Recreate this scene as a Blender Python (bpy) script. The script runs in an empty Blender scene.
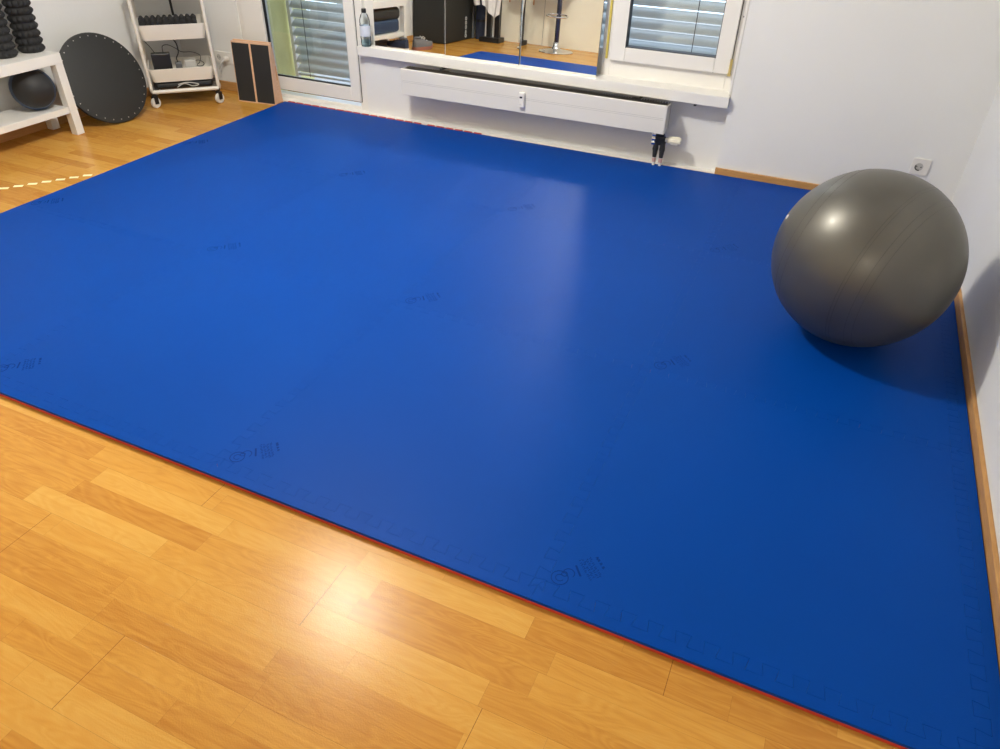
import bpy, bmesh, math, random
from mathutils import Vector, Matrix

scene = bpy.context.scene
col = scene.collection
R = math.radians
PI = math.pi

# ------------------------------------------------------------------ camera
cam_data = bpy.data.cameras.new('camera')
cam = bpy.data.objects.new('camera', cam_data)
col.objects.link(cam)
scene.camera = cam
cam_data.sensor_width = 36.0
cam_data.sensor_fit = 'HORIZONTAL'
cam_data.lens = 718.25 * 36.0 / 1000.0
cam_data.clip_start = 0.01
cam_data.clip_end = 200
CAM = (-0.65435, -1.06211, 1.46334)
RM = ((0.910562, -0.259799, 0.321529), (0.412808, 0.530873, -0.74011), (0.021589, 0.806646, 0.59064))
m = Matrix(RM).to_4x4()
m.translation = Vector(CAM)
cam.matrix_world = m

# ------------------------------------------------------------------ view, world, lights
scene.view_settings.view_transform = 'Standard'
scene.view_settings.look = 'None'
scene.view_settings.gamma = 1.0
scene.view_settings.use_curve_mapping = False
scene.view_settings.exposure = 0.0
try:
    scene.cycles.use_denoising = True
    scene.cycles.use_guiding = True
    scene.cycles.use_surface_guiding = True
    scene.cycles.max_bounces = 12
    scene.cycles.transparent_max_bounces = 24
    scene.cycles.sample_clamp_indirect = 0.0
    scene.cycles.caustics_reflective = True
    scene.cycles.blur_glossy = 0.0
except Exception:
    pass

world = bpy.data.worlds.new('world')
scene.world = world
world.use_nodes = True
wn = world.node_tree
wn.nodes.clear()
wo = wn.nodes.new('ShaderNodeOutputWorld')
wb = wn.nodes.new('ShaderNodeBackground')
wb.inputs['Color'].default_value = (0.66, 0.80, 1.0, 1)
wb.inputs['Strength'].default_value = 2.6
wn.links.new(wb.outputs[0], wo.inputs[0])

LAMP = (-2.62, 1.11, 2.33)
LAMP_R = 0.105
LAMP_POWER = 372.0        # emission strength of the globe
HALL_POWER = 170.0

# ------------------------------------------------------------------ materials
def new_mat(name):
    mt = bpy.data.materials.new(name)
    mt.use_nodes = True
    nt = mt.node_tree
    b = nt.nodes['Principled BSDF']
    return mt, nt, b

def plain(name, color, rough=0.5, metal=0.0, spec=0.5, bump=0.0, bscale=200.0, coat=0.0, vary=0.0, vscale=8.0):
    mt, nt, b = new_mat(name)
    b.inputs['Base Color'].default_value = (*color, 1)
    b.inputs['Roughness'].default_value = rough
    b.inputs['Metallic'].default_value = metal
    b.inputs['Specular IOR Level'].default_value = spec
    b.inputs['Coat Weight'].default_value = coat
    tc = nt.nodes.new('ShaderNodeTexCoord')
    if bump:
        n = nt.nodes.new('ShaderNodeTexNoise'); n.inputs['Scale'].default_value = bscale
        n.inputs['Detail'].default_value = 4
        bp = nt.nodes.new('ShaderNodeBump'); bp.inputs['Strength'].default_value = bump
        bp.inputs['Distance'].default_value = 0.002
        nt.links.new(tc.outputs['Object'], n.inputs['Vector'])
        nt.links.new(n.outputs['Fac'], bp.inputs['Height'])
        nt.links.new(bp.outputs['Normal'], b.inputs['Normal'])
    if vary:
        n = nt.nodes.new('ShaderNodeTexNoise'); n.inputs['Scale'].default_value = vscale
        n.inputs['Detail'].default_value = 5
        r = nt.nodes.new('ShaderNodeMapRange')
        r.inputs['From Min'].default_value = 0.3; r.inputs['From Max'].default_value = 0.7
        r.inputs['To Min'].default_value = 1 - vary; r.inputs['To Max'].default_value = 1 + vary
        mx = nt.nodes.new('ShaderNodeVectorMath'); mx.operation = 'SCALE'
        mx.inputs[0].default_value = color
        nt.links.new(tc.outputs['Object'], n.inputs['Vector'])
        nt.links.new(n.outputs['Fac'], r.inputs['Value'])
        nt.links.new(r.outputs[0], mx.inputs['Scale'])
        nt.links.new(mx.outputs[0], b.inputs['Base Color'])
    return mt

M = {}
M['wall'] = plain('wall_paint', (0.78, 0.78, 0.765), 0.75, bump=0.25, bscale=90, vary=0.015, vscale=2)
M['wall_cream'] = plain('cream_wall_paint', (0.80, 0.74, 0.60), 0.7, bump=0.2, bscale=90)
M['ceiling'] = plain('ceiling_paint', (0.66, 0.65, 0.62), 0.85)
M['frame'] = plain('white_plastic_frame', (0.80, 0.78, 0.74), 0.32, bump=0.03)
M['sill'] = plain('white_sill', (0.80, 0.785, 0.75), 0.28)
M['radiator'] = plain('radiator_enamel', (0.72, 0.70, 0.66), 0.35)
M['grille'] = plain('dark_grille', (0.10, 0.09, 0.075), 0.5, metal=0.3)
M['seam_dark'] = plain('dark_gap', (0.05, 0.048, 0.045), 0.6)
M['gasket'] = plain('black_gasket', (0.008, 0.008, 0.009), 0.5)
M['table'] = plain('white_foil', (0.78, 0.765, 0.73), 0.35)
M['cart'] = plain('cart_enamel', (0.74, 0.71, 0.65), 0.35)
M['black_rubber'] = plain('black_rubber', (0.018, 0.018, 0.019), 0.6, bump=0.3, bscale=120)
M['black_foam'] = plain('black_foam', (0.014, 0.014, 0.015), 0.75, bump=0.4, bscale=250)
M['black_plastic'] = plain('black_plastic', (0.012, 0.012, 0.013), 0.35)
M['black_vinyl'] = plain('black_vinyl', (0.020, 0.021, 0.0205), 0.55, bump=0.08, bscale=200)
M['stud'] = plain('steel_stud', (0.55, 0.53, 0.5), 0.35, metal=0.8)
M['grey_strip'] = plain('grey_strip', (0.12, 0.125, 0.13), 0.45)
M['chrome'] = plain('chrome', (0.75, 0.75, 0.76), 0.12, metal=1.0)
M['dark_chrome'] = plain('dark_chrome', (0.10, 0.10, 0.14), 0.15, metal=0.9)
M['brass'] = plain('brass_hinge', (0.75, 0.60, 0.22), 0.3, metal=0.7)
M['yellow_seal'] = plain('yellow_seal', (0.62, 0.50, 0.10), 0.5)
M['green_render'] = plain('green_outside_render', (0.80, 0.76, 0.34), 0.85, bump=0.5, bscale=60, vary=0.1, vscale=6)
M['slat'] = plain('slat_lacquer', (0.52, 0.55, 0.55), 0.35, metal=0.1)
M['cord'] = plain('cord', (0.02, 0.02, 0.025), 0.6)
M['concrete'] = plain('concrete', (0.45, 0.44, 0.42), 0.9)
M['mat_red'] = plain('red_foam', (0.50, 0.035, 0.012), 0.65, bump=0.15)
M['mark'] = plain('embossed_mark', (0.0, 0.025, 0.175), 0.6, spec=0.05)
M['grip'] = plain('black_grip_tape', (0.020, 0.020, 0.021), 0.85, bump=0.8, bscale=500)
M['white_rubber'] = plain('white_rubber', (0.72, 0.70, 0.66), 0.45)
M['socket'] = plain('white_socket', (0.78, 0.76, 0.72), 0.3)
M['socket_hole'] = plain('socket_dark', (0.02, 0.02, 0.02), 0.5)
M['tape_mark'] = plain('pale_yellow_tape', (0.95, 0.88, 0.50), 0.5)
M['blue_ball'] = plain('blue_vinyl', (0.014, 0.040, 0.10), 0.45)
M['fabric_white'] = plain('white_cloth', (0.72, 0.69, 0.67), 0.85, bump=0.4, bscale=300)
M['copper'] = plain('copper_pipe', (0.70, 0.45, 0.38), 0.4, metal=0.3)
M['cream_plastic'] = plain('cream_plastic', (0.78, 0.74, 0.60), 0.35)
M['navy_fabric'] = plain('navy_fabric', (0.035, 0.045, 0.085), 0.85, bump=0.3)
M['grey_fabric'] = plain('grey_fabric', (0.16, 0.16, 0.17), 0.85, bump=0.3)
M['red_sole'] = plain('reddish_sole', (0.33, 0.13, 0.09), 0.6)
M['pale_sole'] = plain('pale_sole', (0.62, 0.58, 0.55), 0.6)
M['label_blue'] = plain('bottle_label', (0.66, 0.71, 0.80), 0.4)
M['light_grey'] = plain('light_grey_plastic', (0.50, 0.49, 0.46), 0.45)
M['letter'] = plain('white_print', (0.62, 0.62, 0.60), 0.6)
M['orange_tab'] = plain('orange_tab', (0.65, 0.30, 0.12), 0.5)

def mirror_mat():
    mt, nt, b = new_mat('mirror_silver')
    b.inputs['Base Color'].default_value = (0.93, 0.95, 0.93, 1)
    b.inputs['Metallic'].default_value = 1.0
    b.inputs['Roughness'].default_value = 0.0
    return mt
M['mirror'] = mirror_mat()

def glass_mat(name, tint=(0.975, 0.98, 0.97), rough=0.0, ior=1.45):
    # thin pane: mostly see-through with a fresnel reflection
    mt = bpy.data.materials.new(name); mt.use_nodes = True
    nt = mt.node_tree; nt.nodes.clear()
    out = nt.nodes.new('ShaderNodeOutputMaterial')
    mix = nt.nodes.new('ShaderNodeMixShader')
    tr = nt.nodes.new('ShaderNodeBsdfTransparent'); tr.inputs[0].default_value = (*tint, 1)
    gl = nt.nodes.new('ShaderNodeBsdfGlossy'); gl.inputs['Roughness'].default_value = rough
    fr = nt.nodes.new('ShaderNodeFresnel'); fr.inputs[0].default_value = ior
    nt.links.new(fr.outputs[0], mix.inputs[0]); nt.links.new(tr.outputs[0], mix.inputs[1])
    nt.links.new(gl.outputs[0], mix.inputs[2]); nt.links.new(mix.outputs[0], out.inputs[0])
    return mt
M['glass'] = glass_mat('window_glass')
M['bottle'] = glass_mat('bottle_plastic', (0.93, 0.965, 0.985), 0.10, 1.18)
M['water'] = glass_mat('bottle_water_blue', (0.80, 0.93, 0.99), 0.05, 1.06)

def emit_mat(name, color, strength):
    mt = bpy.data.materials.new(name); mt.use_nodes = True
    nt = mt.node_tree; nt.nodes.clear()
    out = nt.nodes.new('ShaderNodeOutputMaterial')
    e = nt.nodes.new('ShaderNodeEmission'); e.inputs[0].default_value = (*color, 1); e.inputs[1].default_value = strength
    nt.links.new(e.outputs[0], out.inputs[0])
    return mt
M['lamp'] = emit_mat('lamp_glow', (1.0, 0.96, 0.87), LAMP_POWER)
M['hall_lamp'] = emit_mat('hall_lamp_glow', (1.0, 0.93, 0.82), HALL_POWER)

def mat_blue():
    mt, nt, b = new_mat('blue_foam')
    tc = nt.nodes.new('ShaderNodeTexCoord')
    n = nt.nodes.new('ShaderNodeTexNoise'); n.inputs['Scale'].default_value = 1.3; n.inputs['Detail'].default_value = 6
    cr = nt.nodes.new('ShaderNodeValToRGB')
    cr.color_ramp.elements[0].position = 0.3; cr.color_ramp.elements[0].color = (0.0, 0.047, 0.290, 1)
    cr.color_ramp.elements[1].position = 0.7; cr.color_ramp.elements[1].color = (0.0, 0.053, 0.322, 1)
    nt.links.new(tc.outputs['Object'], n.inputs['Vector']); nt.links.new(n.outputs['Fac'], cr.inputs[0])
    nt.links.new(cr.outputs[0], b.inputs['Base Color'])
    b.inputs['Roughness'].default_value = 0.47
    b.inputs['Specular IOR Level'].default_value = 0.07
    f = nt.nodes.new('ShaderNodeTexNoise'); f.inputs['Scale'].default_value = 420; f.inputs['Detail'].default_value = 2
    bp = nt.nodes.new('ShaderNodeBump'); bp.inputs['Strength'].default_value = 0.25; bp.inputs['Distance'].default_value = 0.001
    nt.links.new(tc.outputs['Object'], f.inputs['Vector']); nt.links.new(f.outputs['Fac'], bp.inputs['Height'])
    nt.links.new(bp.outputs['Normal'], b.inputs['Normal'])
    return mt
M['mat_blue'] = mat_blue()

def wood_floor():
    mt, nt, b = new_mat('beech_laminate')
    L = nt.links.new
    def math_(op, a, bb=None, c=None):
        n = nt.nodes.new('ShaderNodeMath'); n.operation = op
        for i, v in enumerate((a, bb, c)):
            if v is None: continue
            if isinstance(v, (int, float)): n.inputs[i].default_value = v
            else: L(v, n.inputs[i])
        return n.outputs[0]
    tc = nt.nodes.new('ShaderNodeTexCoord')
    sx = nt.nodes.new('ShaderNodeSeparateXYZ'); L(tc.outputs['Object'], sx.inputs[0])
    X, Y = sx.outputs[0], sx.outputs[1]
    P = 0.0635
    ry = math_('DIVIDE', math_('ADD', Y, 0.14), P)
    row = math_('FLOOR', ry)
    wn1 = nt.nodes.new('ShaderNodeTexWhiteNoise'); wn1.noise_dimensions = '1D'
    L(math_('ADD', row, 0.37), wn1.inputs['W'])
    rx = math_('ADD', math_('DIVIDE', X, 0.46), math_('MULTIPLY', wn1.outputs['Value'], 7.3))
    cell = math_('FLOOR', rx)
    comb = nt.nodes.new('ShaderNodeCombineXYZ'); L(row, comb.inputs[0]); L(cell, comb.inputs[1])
    wn2 = nt.nodes.new('ShaderNodeTexWhiteNoise'); wn2.noise_dimensions = '2D'; L(comb.outputs[0], wn2.inputs['Vector'])
    # grain: stretched noise and warped rings, shifted per strip
    off = nt.nodes.new('ShaderNodeVectorMath'); off.operation = 'SCALE'; L(wn2.outputs['Color'], off.inputs[0]); off.inputs['Scale'].default_value = 20
    add = nt.nodes.new('ShaderNodeVectorMath'); add.operation = 'ADD'; L(tc.outputs['Object'], add.inputs[0]); L(off.outputs[0], add.inputs[1])
    mp = nt.nodes.new('ShaderNodeMapping'); mp.inputs['Scale'].default_value = (2.2, 26, 1); L(add.outputs[0], mp.inputs['Vector'])
    g = nt.nodes.new('ShaderNodeTexNoise'); g.inputs['Scale'].default_value = 3.0; g.inputs['Detail'].default_value = 6; g.inputs['Distortion'].default_value = 0.6
    L(mp.outputs[0], g.inputs['Vector'])
    mp2 = nt.nodes.new('ShaderNodeMapping'); mp2.inputs['Scale'].default_value = (1.6, 8.5, 1); L(add.outputs[0], mp2.inputs['Vector'])
    w = nt.nodes.new('ShaderNodeTexNoise'); w.inputs['Scale'].default_value = 1.6; w.inputs['Detail'].default_value = 1.5; w.inputs['Distortion'].default_value = 1.2
    L(mp2.outputs[0], w.inputs['Vector'])
    rings = math_('SINE', math_('MULTIPLY', w.outputs['Fac'], 70.0))
    val = math_('ADD', math_('MULTIPLY', g.outputs['Fac'], 0.55), math_('MULTIPLY', rings, 0.050))
    val = math_('ADD', val, math_('MULTIPLY', wn2.outputs['Value'], 0.44))
    cr = nt.nodes.new('ShaderNodeValToRGB')
    cr.color_ramp.elements[0].position = 0.15; cr.color_ramp.elements[0].color = (0.44, 0.185, 0.032, 1)
    cr.color_ramp.elements[1].position = 0.90; cr.color_ramp.elements[1].color = (0.65, 0.375, 0.090, 1)
    e = cr.color_ramp.elements.new(0.5); e.color = (0.575, 0.285, 0.054, 1)
    L(val, cr.inputs[0])
    # board joints: each third row, and butt joints every 1.28 m
    b3 = math_('DIVIDE', math_('SUBTRACT', ry, -3.0), 3.0)
    brow = math_('FLOOR', b3)
    bf = math_('MULTIPLY', math_('FRACT', b3), 3 * P)
    long_j = math_('LESS_THAN', bf, 0.0009)
    bx = math_('DIVIDE', math_('ADD', math_('ADD', X, 1.463), math_('MULTIPLY', brow, 0.47)), 1.28)
    bxf = math_('MULTIPLY', math_('FRACT', math_('ADD', bx, 20)), 1.28)
    butt_j = math_('LESS_THAN', bxf, 0.0014)
    sxf = math_('MULTIPLY', math_('FRACT', rx), 0.46)
    strip_j = math_('MULTIPLY', math_('LESS_THAN', sxf, 0.0009), 0.25)
    syf = math_('MULTIPLY', math_('FRACT', ry), P)
    strip_l = math_('MULTIPLY', math_('LESS_THAN', syf, 0.0007), 0.22)
    jn = math_('MAXIMUM', math_('MAXIMUM', math_('MULTIPLY', long_j, 0.35), math_('MULTIPLY', butt_j, 0.75)), math_('MAXIMUM', strip_j, strip_l))
    mix = nt.nodes.new('ShaderNodeMix'); mix.data_type = 'RGBA'
    L(jn, mix.inputs['Factor']); L(cr.outputs[0], mix.inputs['A']); mix.inputs['B'].default_value = (0.09, 0.035, 0.012, 1)
    L(mix.outputs['Result'], b.inputs['Base Color'])
    b.inputs['Roughness'].default_value = 0.22
    b.inputs['Specular IOR Level'].default_value = 0.13
    fb = nt.nodes.new('ShaderNodeTexNoise'); fb.inputs['Scale'].default_value = 260; fb.inputs['Detail'].default_value = 2
    L(tc.outputs['Object'], fb.inputs['Vector'])
    bp = nt.nodes.new('ShaderNodeBump'); bp.inputs['Strength'].default_value = 0.24; bp.inputs['Distance'].default_value = 0.001
    hh = math_('SUBTRACT', math_('MULTIPLY', fb.outputs['Fac'], 1.0), math_('MULTIPLY', jn, 1.5))
    L(hh, bp.inputs['Height']); L(bp.outputs['Normal'], b.inputs['Normal'])
    return mt
M['floor'] = wood_floor()

def wood_plain(name, c0, c1, scale=(30, 3, 3)):
    mt, nt, b = new_mat(name)
    tc = nt.nodes.new('ShaderNodeTexCoord')
    mp = nt.nodes.new('ShaderNodeMapping'); mp.inputs['Scale'].default_value = scale
    n = nt.nodes.new('ShaderNodeTexNoise'); n.inputs['Scale'].default_value = 4; n.inputs['Detail'].default_value = 5
    cr = nt.nodes.new('ShaderNodeValToRGB')
    cr.color_ramp.elements[0].position = 0.3; cr.color_ramp.elements[0].color = (*c0, 1)
    cr.color_ramp.elements[1].position = 0.7; cr.color_ramp.elements[1].color = (*c1, 1)
    nt.links.new(tc.outputs['Object'], mp.inputs[0]); nt.links.new(mp.outputs[0], n.inputs['Vector'])
    nt.links.new(n.outputs['Fac'], cr.inputs[0]); nt.links.new(cr.outputs[0], b.inputs['Base Color'])
    b.inputs['Roughness'].default_value = 0.45
    return mt
M['base_wood'] = wood_plain('baseboard_wood', (0.46, 0.235, 0.075), (0.56, 0.30, 0.10), (3, 3, 40))
M['ply'] = wood_plain('light_plywood', (0.66, 0.40, 0.24), (0.76, 0.50, 0.33), (6, 6, 50))

def ball_mat():
    mt, nt, b = new_mat('pearl_grey_vinyl')
    tc = nt.nodes.new('ShaderNodeTexCoord')
    sp = nt.nodes.new('ShaderNodeSeparateXYZ'); nt.links.new(tc.outputs['Object'], sp.inputs[0])
    n = nt.nodes.new('ShaderNodeTexNoise'); n.inputs['Scale'].default_value = 6
    nt.links.new(tc.outputs['Object'], n.inputs['Vector'])
    cr = nt.nodes.new('ShaderNodeValToRGB')
    cr.color_ramp.elements[0].position = 0.3; cr.color_ramp.elements[0].color = (0.115, 0.109, 0.094, 1)
    cr.color_ramp.elements[1].position = 0.7; cr.color_ramp.elements[1].color = (0.133, 0.126, 0.109, 1)
    nt.links.new(n.outputs['Fac'], cr.inputs[0])
    nt.links.new(cr.outputs[0], b.inputs['Base Color'])
    b.inputs['Metallic'].default_value = 0.55
    b.inputs['Roughness'].default_value = 0.40
    b.inputs['Coat Weight'].default_value = 0.05
    b.inputs['Coat Roughness'].default_value = 0.12
    return mt
M['ball'] = ball_mat()
M['ball_line'] = plain('ball_ridge', (0.075, 0.071, 0.062), 0.42, metal=0.45)

# ------------------------------------------------------------------ helpers
def tag(o, label=None, cat=None, group=None, kind=None):
    if label: o['label'] = label
    if cat: o['category'] = cat
    if group: o['group'] = group
    if kind: o['kind'] = kind
    return o

def thing(name, label, cat, loc=(0, 0, 0), rotz=0.0, group=None):
    o = bpy.data.objects.new(name, None)
    o.empty_display_size = 0.05
    col.objects.link(o)
    o.location = loc; o.rotation_euler = (0, 0, rotz)
    return tag(o, label, cat, group)

def obj(name, bm, mat, parent=None, smooth=False, loc=None, rot=None, fix=True):
    if fix:
        bmesh.ops.recalc_face_normals(bm, faces=bm.faces)
    me = bpy.data.meshes.new(name)
    bm.to_mesh(me); bm.free()
    o = bpy.data.objects.new(name, me)
    for mm in (mat if isinstance(mat, (list, tuple)) else [mat]):
        me.materials.append(M[mm] if isinstance(mm, str) else mm)
    col.objects.link(o)
    if parent: o.parent = parent
    if loc: o.location = loc
    if rot: o.rotation_euler = rot
    if smooth:
        me.polygons.foreach_set('use_smooth', [True] * len(me.polygons))
        try:
            me.set_sharp_from_angle(angle=R(40))
        except Exception:
            pass
    return o

def struct(name, bm, mat, **k):
    o = obj(name, bm, mat, **k); o['kind'] = 'structure'; return o

def box(bm, x0, x1, y0, y1, z0, z1, bev=0.0, mi=0, seg=2):
    r = bmesh.ops.create_cube(bm, size=1.0)
    vs = r['verts']
    for v in vs:
        v.co = Vector((x0 + (v.co.x + .5) * (x1 - x0), y0 + (v.co.y + .5) * (y1 - y0), z0 + (v.co.z + .5) * (z1 - z0)))
    fs = {f for v in vs for f in v.link_faces}
    for f in fs: f.material_index = mi
    if bev > 0:
        es = list({e for v in vs for e in v.link_edges})
        g = bmesh.ops.bevel(bm, geom=es, offset=bev, segments=seg, affect='EDGES', profile=0.5)
        for f in g['faces']: f.material_index = mi
    return bm

def B(*a, **k):
    return box(bmesh.new(), *a, **k)

def frame_of(d):
    d = d.normalized()
    u = d.cross(Vector((0, 0, 1)))
    if u.length < 1e-4: u = Vector((1, 0, 0))
    u.normalize(); w = d.cross(u).normalized()
    return u, w

def tube(bm, pts, r, n=10, closed=False, cap=True, mi=0):
    pts = [Vector(p) for p in pts]
    rings = []
    N = len(pts)
    pu = None
    for i, p in enumerate(pts):
        if closed: d = pts[(i + 1) % N] - pts[i - 1]
        else: d = pts[min(i + 1, N - 1)] - pts[max(i - 1, 0)]
        d.normalize()
        if pu is None: u, w = frame_of(d)
        else:
            u = pu - d * pu.dot(d)
            if u.length < 1e-5: u, w = frame_of(d)
            else: u.normalize(); w = d.cross(u).normalized()
        pu = u
        rr = r[i] if isinstance(r, (list, tuple)) else r
        rings.append([bm.verts.new(p + (u * math.cos(2 * PI * k / n) + w * math.sin(2 * PI * k / n)) * rr) for k in range(n)])
    for i in range(N if closed else N - 1):
        a, b = rings[i], rings[(i + 1) % N]
        for k in range(n):
            f = bm.faces.new((a[k], a[(k + 1) % n], b[(k + 1) % n], b[k])); f.material_index = mi
    if cap and not closed:
        bm.faces.new(rings[0][::-1]).material_index = mi; bm.faces.new(rings[-1]).material_index = mi
    return bm

def lathe(bm, prof, n=32, center=(0, 0, 0), axis='z', mi=0):
    c = Vector(center); rings = []
    def place(r, h, a):
        x, y = r * math.cos(a), r * math.sin(a)
        if axis == 'z': return c + Vector((x, y, h))
        if axis == 'y': return c + Vector((x, h, y))
        return c + Vector((h, x, y))
    for r, h in prof:
        if r < 1e-6: rings.append([bm.verts.new(place(0, h, 0))])
        else: rings.append([bm.verts.new(place(r, h, 2 * PI * k / n)) for k in range(n)])
    for i in range(len(rings) - 1):
        a, b = rings[i], rings[i + 1]
        for k in range(n):
            if len(a) == 1 and len(b) == 1: continue
            if len(a) == 1: f = bm.faces.new((a[0], b[k], b[(k + 1) % n]))
            elif len(b) == 1: f = bm.faces.new((a[k], a[(k + 1) % n], b[0]))
            else: f = bm.faces.new((a[k], a[(k + 1) % n], b[(k + 1) % n], b[k]))
            f.material_index = mi
    return bm

def round_path(pts, rad, seg=5):
    out = []
    N = len(pts)
    for i, p in enumerate(pts):
        p = Vector(p)
        if i in (0, N - 1): out.append(p); continue
        a = (Vector(pts[i - 1]) - p); b = (Vector(pts[i + 1]) - p)
        r = min(rad, a.length * .45, b.length * .45)
        A = p + a.normalized() * r; Bq = p + b.normalized() * r
        for k in range(seg + 1):
            t = k / seg
            out.append(A * (1 - t) ** 2 + p * 2 * t * (1 - t) + Bq * t * t)
    return out

def smooth_path(pts, n=6):
    P = [Vector(p) for p in pts]; out = []
    for i in range(len(P) - 1):
        p0 = P[max(i - 1, 0)]; p1 = P[i]; p2 = P[i + 1]; p3 = P[min(i + 2, len(P) - 1)]
        for k in range(n):
            t = k / n
            out.append(0.5 * ((2 * p1) + (p2 - p0) * t + (2 * p0 - 5 * p1 + 4 * p2 - p3) * t * t + (3 * p1 - p0 - 3 * p2 + p3) * t ** 3))
    out.append(P[-1]); return out

def flat_prism(poly, z0, z1):
    '''prism over a many-cornered outline, triangulated robustly'''
    from mathutils.geometry import delaunay_2d_cdt
    n = len(poly)
    vs, es, fs, *_ = delaunay_2d_cdt([Vector(p) for p in poly], [], [list(range(n))], 1, 1e-7)
    bm = bmesh.new()
    lo = [bm.verts.new((v.x, v.y, z0)) for v in vs]; hi = [bm.verts.new((v.x, v.y, z1)) for v in vs]
    cnt = {}
    for f in fs:
        bm.faces.new([hi[i] for i in f]); bm.faces.new([lo[i] for i in reversed(f)])
        for a in range(len(f)):
            e = (f[a], f[(a + 1) % len(f)]); cnt[e] = cnt.get(e, 0) + 1
    for (a, b) in cnt:
        if (b, a) not in cnt: bm.faces.new((lo[a], lo[b], hi[b], hi[a]))
    return bm

def prism(bm, poly, z0, z1, mi=0):
    lo = [bm.verts.new((x, y, z0)) for x, y in poly]
    hi = [bm.verts.new((x, y, z1)) for x, y in poly]
    n = len(poly)
    for i in range(n):
        bm.faces.new((lo[i], lo[(i + 1) % n], hi[(i + 1) % n], hi[i])).material_index = mi
    bm.faces.new(hi).material_index = mi
    bm.faces.new(lo[::-1]).material_index = mi
    return bm

def dup(root, loc=None, rotz=None, label=None, group=None):
    r = root.copy(); col.objects.link(r)
    if loc is not None: r.location = loc
    if rotz is not None: r.rotation_euler = (0, 0, rotz)
    if label: r['label'] = label
    if group: r['group'] = group
    for ch in list(root.children):
        c = ch.copy(); col.objects.link(c); c.parent = r
        for g in list(ch.children):
            d = g.copy(); col.objects.link(d); d.parent = c
    return r

# ------------------------------------------------------------------ room shell
XL, XR = -5.06, 0.027          # left and right wall faces
YF, YB = -1.13, 3.025          # front wall behind the photographer, back wall (right part)
YN = 3.095                     # niche wall under the windows
YC = 3.11                      # back wall in the left corner
XN = -1.145                    # niche corner
XD = -4.48                     # left edge of the balcony door frame
ZC = 2.50

struct('floor', B(XL - .1, XR + .1, YF - 3.4, 3.30, -0.10, 0.0), 'floor')
struct('ceiling', B(XL - .1, XR + .1, YF - 3.4, 3.30, ZC, ZC + 0.10), 'ceiling')
struct('wall_left', B(XL - .1, XL, YF, 3.30, 0, ZC), 'wall')
struct('wall_right', B(XR, XR + .1, YF - 3.4, 3.30, 0, ZC), 'wall')
bm = bmesh.new()
box(bm, XN, XR, YB, 3.30, 0, ZC)                   # right of the window
struct('wall_back_right', bm, 'wall')
bm = bmesh.new()
box(bm, -3.475, XN, YN, 3.28, 0, 0.377)            # parapet under the windows
struct('wall_back_parapet', bm, 'wall')
struct('wall_back_left', B(XL, XD, YC, 3.28, 0, ZC), 'wall')
struct('wall_back_top', B(XD, XN, 3.15, 3.28, 2.15, ZC), 'wall')
# wall behind the photographer with a door opening to the hall
bm = bmesh.new()
box(bm, XL, -1.15, YF - .1, YF, 0, ZC); box(bm, -0.15, XR, YF - .1, YF, 0, ZC); box(bm, -1.15, -0.15, YF - .1, YF, 2.05, ZC)
struct('wall_front', bm, 'wall_cream')
struct('wall_hall', B(XL, XR, YF - 3.4, YF - 3.3, 0, ZC), 'wall')
struct('wall_hall_side', B(-1.9, -1.8, YF - 3.3, YF - .1, 0, ZC), 'wall')
bm = bmesh.new()
for x in (-4.13,):
    box(bm, x - .0015, x + .0015, YF, YF + .0015, 0.0, 2.0)
struct('trim_1', bm, 'seam_dark')                  # door joint in the cream wall

def baseboard(name, pts_bm):
    return struct(name, pts_bm, 'base_wood')
bm = bmesh.new()
# back right baseboard with its mitred left end
pr = [(XN - .004, YB), (XR, YB), (XR, YB - .015), (XN + .012, YB - .015)]
lo = [bm.verts.new((x, y, 0)) for x, y in pr]; hi = [bm.verts.new((x, y, .052)) for x, y in pr]
hi2 = None
for i in range(4): bm.faces.new((lo[i], lo[(i + 1) % 4], hi[(i + 1) % 4], hi[i]))
bm.faces.new(hi); bm.faces.new(lo[::-1])
baseboard('baseboard_back', bm)
baseboard('baseboard_right', B(XR - .014, XR, YF, YB - .015, 0, .055, bev=.003))
baseboard('baseboard_left', B(XL, XL + .014, YF, YC - .014, 0, .055, bev=.003))
baseboard('baseboard_corner', B(XL, XD - .01, YC - .014, YC, 0, .060, bev=.003))

# pale strip of laminate edge and parapet foot beneath the radiator
struct('trim_2', B(-3.475, XN, YN - .045, YN, 0, .012, bev=.002), 'sill')

# sill -------------------------------------------------------------
bm = bmesh.new()
poly = [(-3.488, 3.043), (XN - .002, 2.988), (XN - .002, 3.14), (-3.488, 3.115)]
prism(bm, poly, 0.378, 0.435)
bmesh.ops.bevel(bm, geom=[e for e in bm.edges if abs(e.verts[0].co.z - e.verts[1].co.z) < 1e-5], offset=.003, segments=2, affect='EDGES')
sill = struct('window_sill', bm, 'sill'); sill.name = 'trim_3'
bm = bmesh.new()
for x in (-2.87, -1.62, -1.32):
    box(bm, x - .006, x + .006, 3.005, 3.09, .366, .3785)
struct('trim_4', bm, 'seam_dark')

# ------------------------------------------------------------------ outside
struct('ground', B(-7, 2, 3.30, 9, -0.35, -0.25), 'concrete')
struct('wall_outside_left', B(-4.50, -4.30, 3.185, 3.62, -0.25, ZC), 'green_render')
struct('wall_outside_right', B(XN + .03, XN + .3, 3.30, 3.62, -0.25, ZC), 'wall')
struct('wall_outside_parapet', B(-3.52, XN + .03, 3.285, 3.34, -0.25, 0.40), 'wall')

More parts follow.
